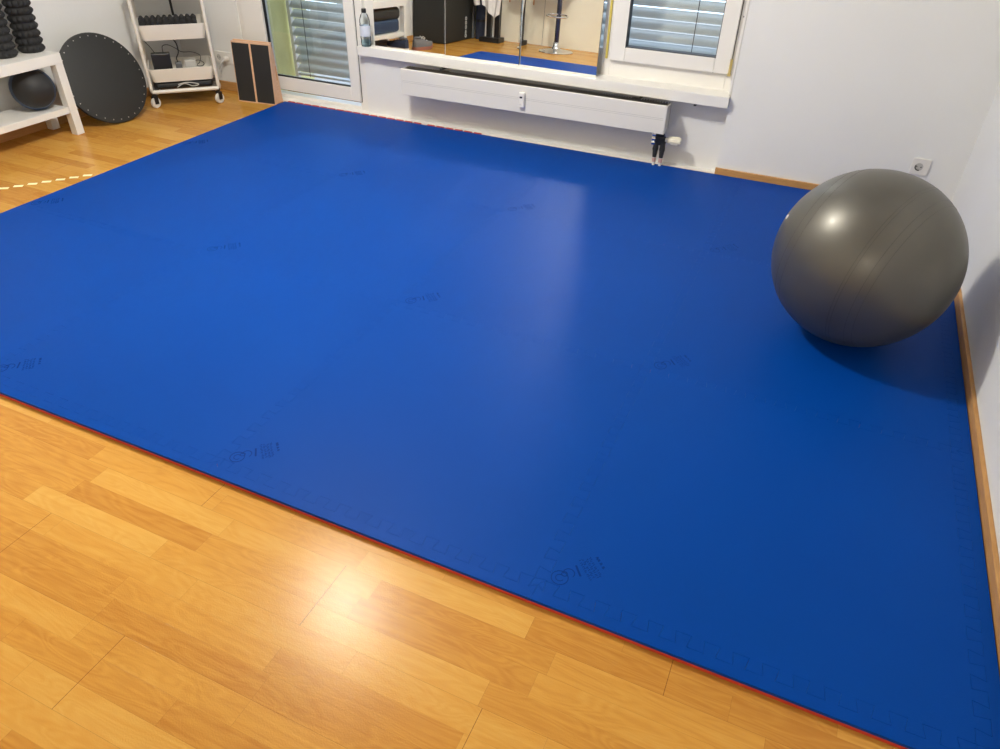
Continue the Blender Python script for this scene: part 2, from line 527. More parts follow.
def frame_ring(bm, x0, x1, z0, z1, y0, y1, wl, wr, wb, wt, bev=.004):
    box(bm, x0, x0 + wl, y0, y1, z0, z1, bev)
    box(bm, x1 - wr, x1, y0, y1, z0, z1, bev)
    box(bm, x0 + wl, x1 - wr, y0, y1, z0, z0 + wb, bev)
    box(bm, x0 + wl, x1 - wr, y0, y1, z1 - wt, z1, bev)

# balcony door
dr = bpy.data.objects.new('door_1', None); col.objects.link(dr); dr['kind'] = 'structure'
dr['label'] = 'white balcony door with a glass pane beside the window sill'
bm = bmesh.new()
box(bm, XD, -4.425, 3.115, 3.19, 0, 2.14, .004); box(bm, -3.545, -3.475, 3.115, 3.19, 0, 2.14, .004)
box(bm, -4.425, -3.545, 3.115, 3.19, 0, .035, .004); box(bm, -4.425, -3.545, 3.115, 3.19, 2.10, 2.14, .004)
obj('door_frame', bm, 'frame', dr)
bm = bmesh.new()
frame_ring(bm, -4.44, -3.534, .068, 2.12, 3.10, 3.165, .182, .073, .084, .08)
obj('door_leaf', bm, 'frame', dr)
bm = bmesh.new()
frame_ring(bm, -4.4445, -3.5300, .063, 2.124, 3.1125, 3.1165, .0045, .0045, .005, .004, 0)
obj('leaf_gap', bm, 'seam_dark', dr)
bm = bmesh.new()
frame_ring(bm, -4.260, -3.605, .150, 2.05, 3.1155, 3.1345, .010, .004, .008, .006, 0)
obj('gasket', bm, 'gasket', dr)
obj('door_glass', B(-4.258, -3.607, 3.135, 3.139, .152, 2.04), 'glass', dr)

struct('trim_7', B(XD, -3.475, 3.050, 3.115, 0, .014, bev=.002), 'sill')      # door threshold

# middle window (behind the mirrors)
w2 = bpy.data.objects.new('window_2', None); col.objects.link(w2); w2['kind'] = 'structure'
w2['label'] = 'middle window with white frame hidden behind the mirrors'
bm = bmesh.new(); frame_ring(bm, -3.474, -1.902, .380, 2.14, 3.145, 3.19, .09, .004, .19, .05)
obj('window_frame', bm, 'frame', w2)
obj('window_glass', B(-3.38, -1.907, 3.166, 3.169, .572, 2.08), 'glass', w2)

# right window
w1 = bpy.data.objects.new('window_1', None); col.objects.link(w1); w1['kind'] = 'structure'
w1['label'] = 'white framed window with outside blinds at the right end of the sill'
bm = bmesh.new(); frame_ring(bm, -1.900, XN, .380, 2.14, 3.125, 3.19, .050, .06, .145, .05)
obj('window_frame', bm, 'frame', w1)
bm = bmesh.new(); frame_ring(bm, -1.848, -1.190, .522, 2.11, 3.10, 3.165, .085, .082, .076, .08)
obj('window_sash', bm, 'frame', w1)
bm = bmesh.new(); frame_ring(bm, -1.852, -1.186, .518, 2.114, 3.1215, 3.1265, .006, .006, .006, .006, 0)
obj('sash_gap', bm, 'seam_dark', w1)
bm = bmesh.new(); frame_ring(bm, -1.767, -1.268, .594, 2.035, 3.1008, 3.155, .005, .005, .006, .005, 0)
obj('gasket', bm, 'gasket', w1)
obj('window_glass', B(-1.765, -1.270, 3.135, 3.139, .596, 2.03), 'glass', w1)
obj('weather_strip', B(-1.878, -1.866, 3.117, 3.126, .525, 2.10), 'yellow_seal', w1)
bm = bmesh.new()
lathe(bm, [(0, .53), (.007, .53), (.007, .600), (0, .600)], 14, (-1.186, 3.096, 0))
lathe(bm, [(0, .517), (.009, .517), (.009, .530), (0, .530)], 14, (-1.186, 3.096, 0))
obj('hinge', bm, 'brass', w1, smooth=True)
bm = bmesh.new()
box(bm, -1.160, XN - .002, 3.03, 3.12, .436, 2.14, .003)
struct('trim_5', bm, 'frame')
obj('screw', lathe(bmesh.new(), [(0, -.002), (.004, -.002), (.004, .001)], 10, (-1.172, 3.124, .80), 'y'), 'seam_dark', w1)

# exterior venetian blinds: one thing per window
def blind(name, label, x0, x1, z0, z1, cords, y=3.39, pitch=.0593):
    t = thing(name, label, 'blind', ((x0 + x1) / 2, y, z0), 0, 'outside blinds')
    hw = (x1 - x0) / 2
    n = int((z1 - z0) / pitch)
    W = .070; tilt = R(38)
    bm0 = bmesh.new()
    prof = []
    for k in range(9):
        s = (k / 8 - .5) * W
        c = .008 * (1 - (2 * k / 8 - 1) ** 2)
        if k in (0, 8): c = .004
        prof.append((s, c))
    th = .0016
    def P(s, c, x):
        return (x, s * math.cos(tilt) - c * math.sin(tilt), s * math.sin(tilt) + c * math.cos(tilt))
    up0 = [bm0.verts.new(P(s, c, -hw)) for s, c in prof]; up1 = [bm0.verts.new(P(s, c, hw)) for s, c in prof]
    dn0 = [bm0.verts.new(P(s, c - th, -hw)) for s, c in prof]; dn1 = [bm0.verts.new(P(s, c - th, hw)) for s, c in prof]
    for k in range(8):
        bm0.faces.new((up0[k], up0[k + 1], up1[k + 1], up1[k])); bm0.faces.new((dn0[k], dn1[k], dn1[k + 1], dn0[k + 1]))
    bm0.faces.new((up0[0], up1[0], dn1[0], dn0[0])); bm0.faces.new((up0[-1], dn0[-1], dn1[-1], up1[-1]))
    bm0.faces.new(up0 + dn0[::-1]); bm0.faces.new(up1[::-1] + dn1)
    first = obj('slat', bm0, 'slat', t, smooth=True)
    first.location = (0, 0, .05)
    for k in range(1, n):
        o = first.copy(); col.objects.link(o); o.parent = t; o.location = (0, 0, .05 + k * pitch)
    bm1 = B(-hw, hw, -.02, .02, .0, .014, .003)
    obj('bottom_rail', bm1, 'slat', t)
    for cx in cords:
        bmc = bmesh.new()
        tube(bmc, [(cx - (x0 + x1) / 2, -.032, 0), (cx - (x0 + x1) / 2, -.032, z1 - z0)], .0022, 6)
        obj('cord', bmc, 'cord', t)
    return t
blind('venetian_blind', 'grey outside blind behind the balcony door glass', -4.245, -3.50, .10, 1.5, (-4.13,))
blind('venetian_blind', 'grey outside blind behind the right window', -1.945, -1.18, .50, 1.7, (-1.45,), y=3.40)
blind('venetian_blind', 'grey outside blind behind the mirrors, seen at their right edge', -3.40, -1.965, .50, 1.7, (-2.1,), y=3.40)
# side guide rail of the door blind
struct('trim_6', B(-4.275, -4.25, 3.375, 3.405, -.25, 1.9), 'frame')

# ------------------------------------------------------------------ lamps
t = thing('ceiling_lamp', 'round glass globe lamp hanging from the ceiling above the mat', 'lamp', (LAMP[0], LAMP[1], ZC))
dz = LAMP[2] - ZC
obj('canopy', lathe(bmesh.new(), [(0, 0), (.06, 0), (.06, -.02), (.02, -.03), (.02, dz + LAMP_R * .95), (0, dz + LAMP_R * .95)], 24), 'chrome', t, smooth=True)
obj('globe', lathe(bmesh.new(), [(LAMP_R * math.sin(PI * k / 16), dz + LAMP_R * math.cos(PI * k / 16)) for k in range(17)], 24), 'lamp', t, smooth=True)
t = thing('ceiling_lamp', 'flat round lamp on the hall ceiling behind the photographer', 'lamp', (-0.47, -3.95, ZC))
obj('rim', lathe(bmesh.new(), [(0, 0), (.17, 0), (.17, -.03), (.16, -.03), (.16, -.01), (0, -.01)], 32), 'frame', t, smooth=True)
obj('diffuser', lathe(bmesh.new(), [(0, -.045), (.10, -.043), (.15, -.032), (.158, -.02)], 32), 'hall_lamp', t, smooth=True)

# ------------------------------------------------------------------ puzzle mat
T = 0.02
PITCH = 1.0 / 15
def teeth(a, b, depth=.016, pitch=PITCH):
    """toothed polyline from a to b (2D), teeth alternate to both sides; open list without b"""
    a = Vector((*a, 0)); b = Vector((*b, 0)); d = b - a; L = d.length; d.normalize(); n = Vector((-d.y, d.x, 0))
    k = max(1, round(L / pitch)); p = L / k
    out = [a]
    for i in range(k):
        s = a + d * (i * p)
        # dovetail: narrow at the neck, wide at the head
        for t_, o_ in ((.25 + .05, -1), (.25 - .05, 1), (.75 + .05, 1), (.75 - .05, -1)):
            out.append(s + d * (t_ * p) + n * (o_ * depth))
    return [(v.x, v.y) for v in out]

def fix_teeth(a, b, depth=.016):
    # polyline: start on -depth side, rise over dovetail, back to -depth side
    a = Vector((*a, 0)); b = Vector((*b, 0)); d = b - a; L = d.length; d.normalize(); n = Vector((-d.y, d.x, 0))
    k = max(1, round(L / PITCH)); p = L / k
    out = []
    for i in range(k):
        s = a + d * (i * p)
        for t_, o_ in ((.30, -1), (.22, 1), (.78, 1), (.70, -1)):
            out.append(s + d * (t_ * p) + n * (o_ * depth))
    return [(v.x, v.y) for v in out]

xs = [-4.10, -3.0, -2.0, -1.0, -0.033]
ys = [0.0, 1.0, 2.0, 3.006]
GAP = .00028
def inset_poly(poly, g):
    n = len(poly); out = []
    area = sum(poly[i][0] * poly[(i + 1) % n][1] - poly[(i + 1) % n][0] * poly[i][1] for i in range(n))
    sgn = 1 if area > 0 else -1
    for i in range(n):
        p0 = Vector(poly[i - 1]); p1 = Vector(poly[i]); p2 = Vector(poly[(i + 1) % n])
        d1 = (p1 - p0).normalized(); d2 = (p2 - p1).normalized()
        n1 = Vector((-d1.y, d1.x)) * sgn; n2 = Vector((-d2.y, d2.x)) * sgn
        v = n1 + n2
        q = p1 + v * (g / max(0.3, v.dot(n1)))
        out.append((q.x, q.y))
    return out

def mark_bm():
    """embossed corner mark: two joined rings, a bar and rows of tiny strokes, set on the tile diagonal"""
    bm = bmesh.new()
    rnd = random.Random(4)
    h0, h1 = 0.0, 0.00035
    def loc(s, p):   # along the diagonal, across it
        c = math.sqrt(.5)
        return (s * c - p * c, s * c + p * c)
    def stroke(s0, p0, s1, p1, w):
        a = Vector((s0, p0)); b = Vector((s1, p1)); d = (b - a).normalized(); n = Vector((-d.y, d.x)) * w / 2
        prism(bm, [loc(*(a - n)), loc(*(b - n)), loc(*(b + n)), loc(*(a + n))], h0, h1)
    def ring(s, p, r, w, a0=0, a1=2 * PI, k=18):
        for i in range(k):
            t0 = a0 + (a1 - a0) * i / k; t1 = a0 + (a1 - a0) * (i + 1) / k
            stroke(s + r * math.cos(t0), p + r * math.sin(t0), s + r * math.cos(t1), p + r * math.sin(t1), w)
    ring(.058, 0, .021, .0022); ring(.058, 0, .010, .002, .4, 5.2); ring(.085, .004, .014, .0022, -1.2, 2.8); ring(.074, .006, .007, .002)
    stroke(.108, -.014, .112, .020, .005)
    for r_ in range(4):
        s = .124 + r_ * .0095
        p = -.034 + rnd.random() * .008
        end = .036 - rnd.random() * .012
        while p < end:
            l = .0025 + rnd.random() * .003
            k_ = rnd.randrange(3)
            if k_ == 0: stroke(s, p, s + .0055, p, .0016)
            elif k_ == 1:
                stroke(s, p, s + .0055, p + .002, .0014); stroke(s + .0055, p, s + .0055, p + l, .0014)
            else: stroke(s, p, s, p + l, .0014); stroke(s + .003, p, s + .003, p + l, .0014)
            p += l + .0022
    for p in (-.012, .0, .012, .020):
        stroke(.170, p, .177, p + .003, .0035); stroke(.170, p + .005, .177, p + .005, .002)
    return bm
mark_mesh = None

colname = {0: 'leftmost column', 1: 'second column from the left', 2: 'third column from the left', 3: 'column at the right wall'}
rowname = {0: 'front row', 1: 'middle row', 2: 'row along the window wall'}
for j in range(3):
    for i in range(4):
        x0, x1, y0, y1 = xs[i], xs[i + 1], ys[j], ys[j + 1]
        ax, ay = x0, y0
        pts = []
        # bottom edge (left to right)
        pts.append((x0, y0))
        pts += fix_teeth((x0, y0), (x1, y0))
        pts.append((x1, y0))
        # right edge bottom to top
        pts += fix_teeth((x1, y0), (x1, y1))
        # top edge right to left must equal neighbour's bottom edge reversed
        pts.append((x1, y1))
        if j < 2:
            pts += fix_teeth((x0, y1), (x1, y1))[::-1]
        pts.append((x0, y1))
        if i > 0:
            pts += fix_teeth((x0, y0), (x0, y1))[::-1]
        # edge cleanup at right column top
        pts = [(a - ax, b - ay) for a, b in pts]
        clean = []
        for p in pts:
            if not clean or (abs(p[0] - clean[-1][0]) + abs(p[1] - clean[-1][1])) > 1e-5: clean.append(p)
        pin = inset_poly(clean, GAP)
        t = thing('floor_mat_tile', 'blue foam puzzle mat tile, %s, %s' % (rowname[j], colname[i]), 'mat', (ax, ay, 0), 0, 'blue puzzle mat tiles')
        bm = flat_prism(pin, 0.011, T)
        obj('top_layer', bm, 'mat_blue', t)
        bm = flat_prism(pin, 0.0005, 0.011)
        if j == 2 and i < 2:
            # uncut red teeth left standing toward the window wall
            k = int(round((x1 - x0) / PITCH))
            for q_ in range(k if i == 0 else 6):
                a_ = q_ * PITCH + .012
                prism(bm, [(a_, y1 - ay), (a_ + .038, y1 - ay), (a_ + .046, y1 - ay + .038), (a_ - .006, y1 - ay + .038)], .0005, .015)
        b_ = obj('base_layer', bm, 'mat_red', t)
        b_['label'] = 'red underside layer'
        if mark_mesh is None:
            o = obj('embossed_mark', mark_bm(), 'mark', t); mark_mesh = o.data
        else:
            o = bpy.data.objects.new('embossed_mark', mark_mesh); col.objects.link(o); o.parent = t
        o.location = (0, 0, T)

# straight border strips
def strip(poly, label, group):
    ax = min(p[0] for p in poly); ay = min(p[1] for p in poly)
    pts = inset_poly([(a - ax, b - ay) for a, b in poly], GAP)
    t = thing('mat_border_strip', label, 'mat', (ax, ay, 0), 0, group)
    obj('top_layer', flat_prism(pts, .011, T), 'mat_blue', t)
    o = obj('base_layer', flat_prism(pts, .0005, .011), 'mat_red', t); o['label'] = 'red underside layer'
pos = ['at the left end', 'left of centre', 'right of centre', 'at the right corner']
for i in range(4):
    x0, x1 = xs[i], xs[i + 1]
    tt = fix_teeth((x0, 0), (x1, 0))
    xe = x1 if i < 3 else x1 + .043
    poly = [(x0, -.047), (xe, -.047)] + ([(xe, -.0005)] if i == 3 else []) + [(x1, 0)] + tt[::-1] + [(x0, 0)]
    strip(poly, 'straight blue border strip with red underside along the front edge, %s' % pos[i], 'mat border strips')
rp = ['nearest the camera', 'in the middle', 'nearest the window wall']
for j in range(3):
    y0, y1 = ys[j], ys[j + 1]
    tt = fix_teeth((xs[4], y0), (xs[4], y1))
    poly = [(xs[4], y0), (.010, y0), (.010, y1), (xs[4], y1)] + tt[::-1]
    strip(poly, 'narrow blue border strip along the right wall, %s' % rp[j], 'mat border strips')

# ------------------------------------------------------------------ exercise ball
BR = .307
t = thing('exercise_ball', 'large shiny dark grey exercise ball on the blue mat by the right wall', 'ball', (-.4045, 1.546, T))
bm = bmesh.new()
bmesh.ops.create_uvsphere(bm, u_segments=96, v_segments=64, radius=BR)
# fine moulded seam ridges around a tilted axis
ax = Vector((0.75, -0.25, 0.62)).normalized()
for v in bm.verts:
    d = v.co.normalized(); v.co = d * BR
    if v.co.z < -BR + .0012: v.co.z = -BR + .0012
bmesh.ops.translate(bm, vec=(0, 0, BR), verts=bm.verts)
ball_o = obj('ball_skin', bm, 'ball', t, smooth=True)
axq = Vector((0, 0, 1)).rotation_difference(Vector((0.88, -0.46, -0.10)).normalized())
def seam(h, r_t=.0006):
    bm = bmesh.new()
    rr = math.sqrt(BR * BR - h * h)
    pts = []
    for k in range(96):
        a = 2 * PI * k / 96
        p = Vector((rr * math.cos(a), rr * math.sin(a), h)); p.rotate(axq); pts.append(p + Vector((0, 0, BR)))
    tube(bm, pts, r_t, 6, closed=True)
    return bm
for h in (-.165, -.135, .073, .083, .128, .150):
    o = obj('moulded_ridge', seam(h), 'ball_line', t, smooth=True)
vd = Vector((-.80, -.10, .25)).normalized()
bm = bmesh.new(); lathe(bm, [(0, -.004), (.009, -.004), (.009, .001), (.006, .003), (0, .003)], 16)
o = obj('valve_plug', bm, 'white_rubber', t, smooth=True)
vd = Vector((-.93, -.06, .36)).normalized()
o.location = vd * BR + Vector((0, 0, BR)); o.rotation_mode = 'QUATERNION'; o.rotation_quaternion = Vector((0, 0, 1)).rotation_difference(vd)
o['label'] = 'small white plug'

# ------------------------------------------------------------------ radiator
rx0, rx1, ry0, ry1, rz0, rz1 = -3.108, -1.448, 2.928, 3.028, .213, .367
t = thing('radiator', 'long low white radiator on the wall under the window sill', 'radiator', ((rx0 + rx1) / 2, ry0, rz0))
hw = (rx1 - rx0) / 2; H = rz1 - rz0; D = ry1 - ry0
bm = bmesh.new()
box(bm, -hw, hw, 0, .012, 0, H, .004)
obj('front_panel', bm, 'radiator', t)
bm = bmesh.new()
for z in (H * .50, H * .555): box(bm, -hw + .012, hw - .012, -.0006, .001, z - .0010, z + .0010)
obj('panel_groove', bm, 'light_grey', t)
obj('back_panel', B(-hw, hw, D - .012, D, .01, H - .012, .003), 'grille', t)  # panel takes the dark grille colour to paint in the sill's shade
for x in (-hw, hw - .006):
    obj('side_cover', B(x, x + .006, .012, D - .012, .004, H - .004), 'light_grey', t)
bm = bmesh.new()
box(bm, -hw + .006, hw - .006, .012, D + .006, H - .022, H - .016)  # real grille, carried past the back panel so its dark colour imitates that shade
n = 110
for k in range(n):
    x = -hw + .012 + (2 * hw - .024) * k / (n - 1)
    box(bm, x - .002, x + .002, .012, D + .006, H - .018, H - .006)
obj('top_grille', bm, 'grille', t)
for x in (-.60, .62):
    obj('wall_bracket', B(x - .02, x + .02, D, 3.095 - ry0 - .0005, .03, H - .02), 'grille', t)
# heat meter
m_ = thing('heat_meter', 'small white heat meter clipped on the radiator front', 'meter', (-2.292, ry0 - .0005, .250))
obj('housing', B(-.017, .017, -.022, 0, 0, .082, .004), 'socket', m_)
obj('display', B(-.009, .007, -.0226, -.021, .052, .062), 'black_plastic', m_)
obj('seal', lathe(bmesh.new(), [(0, -.0235), (.004, -.0235), (.004, -.021)], 12, (-.004, 0, .018), 'y'), 'letter', m_)

# valve with pipes
t = thing('radiator_valve', 'black double valve with pipes under the right end of the radiator', 'valve', (-1.475, 2.99, T * 0))
bm = bmesh.new()
for z in (.192, .168, .146):
    rb = bmesh.new(); lathe(rb, [(.0128, -.014), (.0152, -.014), (.0152, .006), (.0128, .006)], 16, (-.030, 0, z), 'x'); obj('chrome_ring', rb, 'chrome', t, smooth=True)
for z in (.192, .168, .146): lathe(bm, [(0, -.026), (.010, -.026), (.012, -.02), (.012, .028), (.008, .034), (0, .034)], 14, (-.012, 0, z), 'x')
box(bm, -.026, .030, -.014, .014, .150, .184, .003)
box(bm, -.030, -.004, -.012, .012, .185, .2125, .002)
obj('valve_body', bm, 'black_plastic', t, smooth=True)
for dx in (-.018, .020):
    bm = bmesh.new(); lathe(bm, [(0, .162), (.016, .162), (.016, .150), (.013, .146), (.015, .128), (.017, .112), (.014, .100), (.013, .085), (.011, .066), (0, .066)], 16, (dx, 0, 0))
    obj('compression_nut', bm, 'black_rubber', t, smooth=True)
    bm = bmesh.new(); tube(bm, [(dx, 0, .067), (dx * .95, 0, 0)], .0085, 12)
    obj('pipe', bm, 'white_rubber', t, smooth=True)
    bm = bmesh.new(); lathe(bm, [(.0086, .062), (.0115, .060), (.0115, .040), (.0086, .038)], 16, (dx * .97, 0, 0))
    obj('pipe_collar', bm, 'copper', t, smooth=True)
t = thing('thermostat_knob', 'cream thermostat head beside the black radiator valve', 'thermostat', (-1.444, 2.99, .170))
bm = bmesh.new(); lathe(bm, [(0, 0), (.012, 0), (.012, .012), (.019, .016), (.022, .03), (.023, .075), (.019, .086), (0, .088)], 24, (0, 0, 0), 'x')
obj('head', bm, 'cream_plastic', t, smooth=True)
bm = bmesh.new()
for k in range(12):
    a = 2 * PI * k / 12
    tube(bm, [(.034, .0225 * math.cos(a), .0225 * math.sin(a)), (.072, .0232 * math.cos(a), .0232 * math.sin(a))], .0016, 6)
obj('grip_ribs', bm, 'cream_plastic', t)

# ------------------------------------------------------------------ mirrors on the sill
def mirror(xc, w, y, yaw, tilt, label, rim=True):
    t = thing('wall_mirror', label, 'mirror', (xc, y, .4352), 0, 'mirrors leaning on the sill')
    t.rotation_euler = (-R(tilt), 0, R(yaw))
    t.rotation_mode = 'XYZ'
    hw = w / 2; H = 1.10
    obj('mirror_glass', B(-hw + .0015, hw - .0015, 0, .001, .003, H), 'mirror', t)
    obj('backing', B(-hw + .001, hw - .001, .001, .005, .003, H), 'light_grey', t)
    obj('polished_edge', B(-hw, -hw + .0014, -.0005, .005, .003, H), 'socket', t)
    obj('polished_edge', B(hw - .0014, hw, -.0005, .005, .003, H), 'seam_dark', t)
    obj('bottom_edge', B(-hw, hw, -.0005, .005, 0, .003), 'socket', t)
    return t
mirror(-3.127, .500, 3.080, 0, 2.35, 'left frameless mirror panel on the sill beside the water bottle')
mirror(-2.6275, .488, 3.072, 0, 2.35, 'middle frameless mirror panel on the sill')
mirror(-2.1395, .475, 3.066, -1.7, 2.47, 'right frameless mirror panel on the sill, showing the bar stool')

# ------------------------------------------------------------------ water bottle
t = thing('water_bottle', 'clear plastic water bottle with dark cap on the window sill', 'bottle', (-3.430, 3.064, .4355))
pr = [(0, 0), (.026, 0), (.031, .006), (.032, .03), (.030, .036), (.032, .042), (.0325, .07), (.0305, .076), (.0325, .082), (.0325, .125), (.0305, .131), (.032, .137), (.031, .155), (.022, .180), (.0135, .190), (.0130, .200)]
obj('bottle_body', lathe(bmesh.new(), pr, 28), 'bottle', t, smooth=True)
obj('water', lathe(bmesh.new(), [(0, .003), (.025, .003), (.0295, .008), (.030, .034), (0, .034)], 28), 'water', t, smooth=True)
obj('label_wrap', lathe(bmesh.new(), [(.0329, .060), (.0333, .062), (.0333, .118), (.0329, .120)], 28), 'label_blue', t, smooth=True)
obj('cap', lathe(bmesh.new(), [(0, .192), (.0150, .192), (.0155, .196), (.0150, .212), (.013, .215), (0, .215)], 24), 'black_plastic', t, smooth=True)

# ------------------------------------------------------------------ wall sockets
def socket_face(bm_list, cx, parent, y=0):
    bm = bmesh.new(); lathe(bm, [(.0215, -.0105), (.0195, -.0105), (.0190, -.001)], 28, (cx, y, 0), 'y')
    obj('socket_ring', bm, 'socket', parent, smooth=True)
    bm = bmesh.new(); lathe(bm, [(0, -.0092), (.0190, -.0092), (.0190, -.0088), (0, -.0088)], 28, (cx, y, 0), 'y')
    obj('socket_well', bm, 'light_grey', parent)
    for dx in (-.0095, .0095):
        bm = bmesh.new(); lathe(bm, [(0, -.0096), (.0030, -.0096), (.0030, -.009)], 12, (cx + dx, y, 0), 'y')
        obj('pin_hole', bm, 'socket_hole', parent)
t = thing('wall_socket', 'single white wall socket above the exercise ball', 'socket', (-.165, YB, .223))
bm = B(-.041, .041, -.009, 0, -.041, .041, .003)
obj('cover_plate', bm, 'socket', t)
socket_face(None, -.006, t)
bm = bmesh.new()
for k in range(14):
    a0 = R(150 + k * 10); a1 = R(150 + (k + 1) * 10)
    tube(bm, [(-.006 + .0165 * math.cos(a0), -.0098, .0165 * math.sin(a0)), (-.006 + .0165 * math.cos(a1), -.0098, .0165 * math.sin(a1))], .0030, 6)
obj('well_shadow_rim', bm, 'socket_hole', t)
t = thing('wall_socket', 'white double wall socket between the rolling cart and the slant board', 'socket', (-4.675, YC, .222))
obj('cover_plate', B(-.078, .078, -.009, 0, -.040, .040, .003), 'socket', t)
socket_face(None, -.038, t); socket_face(None, .038, t)
pl_ = thing('power_plug', 'white plug in the double socket by the rolling cart', 'plug', (-4.637, YC - .0107, .222))
obj('plug_body', lathe(bmesh.new(), [(0, 0), (.018, 0), (.018, -.015), (.013, -.035), (0, -.037)], 20, (0, 0, 0), 'y'), 'socket', pl_, smooth=True)
bm = bmesh.new(); tube(bm, smooth_path([(0, -.034, 0), (-.02, -.055, -.03), (-.045, -.035, -.055), (-.07, -.02, -.08), (-.075, -.012, -.12)]), .003, 8)
obj('cable', bm, 'socket', pl_, smooth=True)

# ------------------------------------------------------------------ white benches along the left wall
def bench(y0, y1, label):
    t = thing('tv_bench', label, 'bench', (-4.91, (y0 + y1) / 2, 0), 0, 'white benches along the left wall')
    hx, hy = .130, (y1 - y0) / 2
    obj('top_board', B(-hx, hx, -hy, hy, .403, .460, .002), 'table', t)
    obj('shelf', B(-hx + .003, hx - .003, -hy + .052, hy - .052, .130, .166, .002), 'table', t)
    for sx in (-1, 1):
        for sy in (-1, 1):
            cx, cy = sx * (hx - .025), sy * (hy - .026)
            obj('leg', B(cx - .025, cx + .025, cy - .025, cy + .025, 0, .403, .0015), 'table', t)
    return t
bench(1.105, 1.940, 'white low bench by the round black trampoline')
bench(.310, 1.100, 'white low bench seen in the mirror next to the black foam box')

# balls on the bench shelves
def med_ball(loc, r, label, rot):
    t = thing('medicine_ball', label, 'ball', loc, 0, 'medicine balls on the bench shelves')
    bm = bmesh.new(); bmesh.ops.create_uvsphere(bm, u_segments=48, v_segments=32, radius=r)
    for f in bm.faces:
        z = f.calc_center_median().normalized().z
        f.material_index = 1 if abs(z) < .48 else 0
    bmesh.ops.rotate(bm, cent=(0, 0, 0), matrix=Matrix.Rotation(rot[1], 3, 'Z') @ Matrix.Rotation(rot[0], 3, 'Y'), verts=bm.verts)
    for v in bm.verts:
        if v.co.z < -r * .985: v.co.z = -r * .985
    bmesh.ops.translate(bm, vec=(0, 0, r * .985), verts=bm.verts)
    obj('ball_skin', bm, ['black_rubber', 'blue_ball'], t, smooth=True)
    bm = bmesh.new()
    for s in (.48, -.48):
        pts = []
        for k in range(40):
            a = 2 * PI * k / 40; rr = math.sqrt(1 - s * s)
            p = Vector((rr * math.cos(a), rr * math.sin(a), s)) * r * 1.0
            p = Matrix.Rotation(rot[1], 3, 'Z') @ Matrix.Rotation(rot[0], 3, 'Y') @ p
            pts.append(p + Vector((0, 0, r * .985)))
        tube(bm, pts, .0018, 6, closed=True)
    obj('seam', bm, 'black_plastic', t, smooth=True)
med_ball((-4.894, 1.783, .1665), .1165, 'dark ball with a blue band on the lower shelf of the near white bench', (R(78), R(-30)))
t = thing('sports_bag', 'dark bag with a blue lower half on the far bench shelf, in the mirror', 'bag', (-4.915, .60, .1665))
bm = box(bmesh.new(), -.105, .100, -.22, .30, .0, .125, .035, seg=5)
o = obj('bag_body', bm, 'blue_ball', t, smooth=True); o['label'] = 'blue lower half'
bm = box(bmesh.new(), -.110, .106, -.235, .31, .110, .228, .045, seg=5)
o = obj('bag_top', bm, 'black_vinyl', t, smooth=True); o['label'] = 'black upper half'
t = thing('storage_case', 'low black case on the floor under the far white bench, seen in the mirror', 'case', (-4.93, .74, 0))
obj('case_body', B(-.10, .08, -.16, .20, 0, .070, .006), 'black_plastic', t)
obj('case_lid', B(-.103, .083, -.163, .203, .071, .10, .006), 'black_plastic', t)

# ------------------------------------------------------------------ foam rollers
def roller_bm(r, H, rings, knobs):
    bm = bmesh.new()
    nz, na = rings * 8, knobs * 6
    R_ = []
    for i in range(nz + 1):
        z = H * i / nz
        u = (z / H * rings) % 1.0
        pz = max(0.0, math.sin(PI * min(max((u - .08) / .84, 0), 1))) ** .6
        if i in (0, nz): pz = 0
        ring = []
        row = int(min(z / H * rings, rings - 1e-6))
        for k in range(na):
            a = 2 * PI * k / na
            v = ((k / 6.0) + .5 * (row % 2)) % 1.0
            pa = max(0.0, math.sin(PI * min(max((v - .06) / .88, 0), 1))) ** .5
            rr = r - .015 + .015 * pz * (.35 + .65 * pa)
            ring.append(bm.verts.new((rr * math.cos(a), rr * math.sin(a), z)))
        R_.append(ring)
    for i in range(nz):
        for k in range(na):
            bm.faces.new((R_[i][k], R_[i][(k + 1) % na], R_[i + 1][(k + 1) % na], R_[i + 1][k]))
    core = r - .035
    for ring, zz in ((R_[0], 0), (R_[-1], H)):
        inner = [bm.verts.new((core * math.cos(2 * PI * k / na), core * math.sin(2 * PI * k / na), zz)) for k in range(na)]
        deep = [bm.verts.new((core * math.cos(2 * PI * k / na), core * math.sin(2 * PI * k / na), zz + (.02 if zz == 0 else -.02))) for k in range(na)]
        for k in range(na):
            bm.faces.new((ring[k], ring[(k + 1) % na], inner[(k + 1) % na], inner[k]))
            bm.faces.new((inner[k], inner[(k + 1) % na], deep[(k + 1) % na], deep[k]))
        bm.faces.new(deep)
    return bm
rm = None
for (x, y, lab, rz) in ((-4.935, 1.888, 'black knobbly foam roller standing nearest the end of the white bench', 0), (-4.945, 1.722, 'black knobbly foam roller standing further left on the white bench', .3)):
    o = obj('foam_roller', roller_bm(.072, .35, 9, 12), 'black_foam', smooth=True)
    o.location = (x, y, .4602); o.rotation_euler = (0, 0, rz)
    tag(o, lab, 'foam roller', 'standing foam rollers')

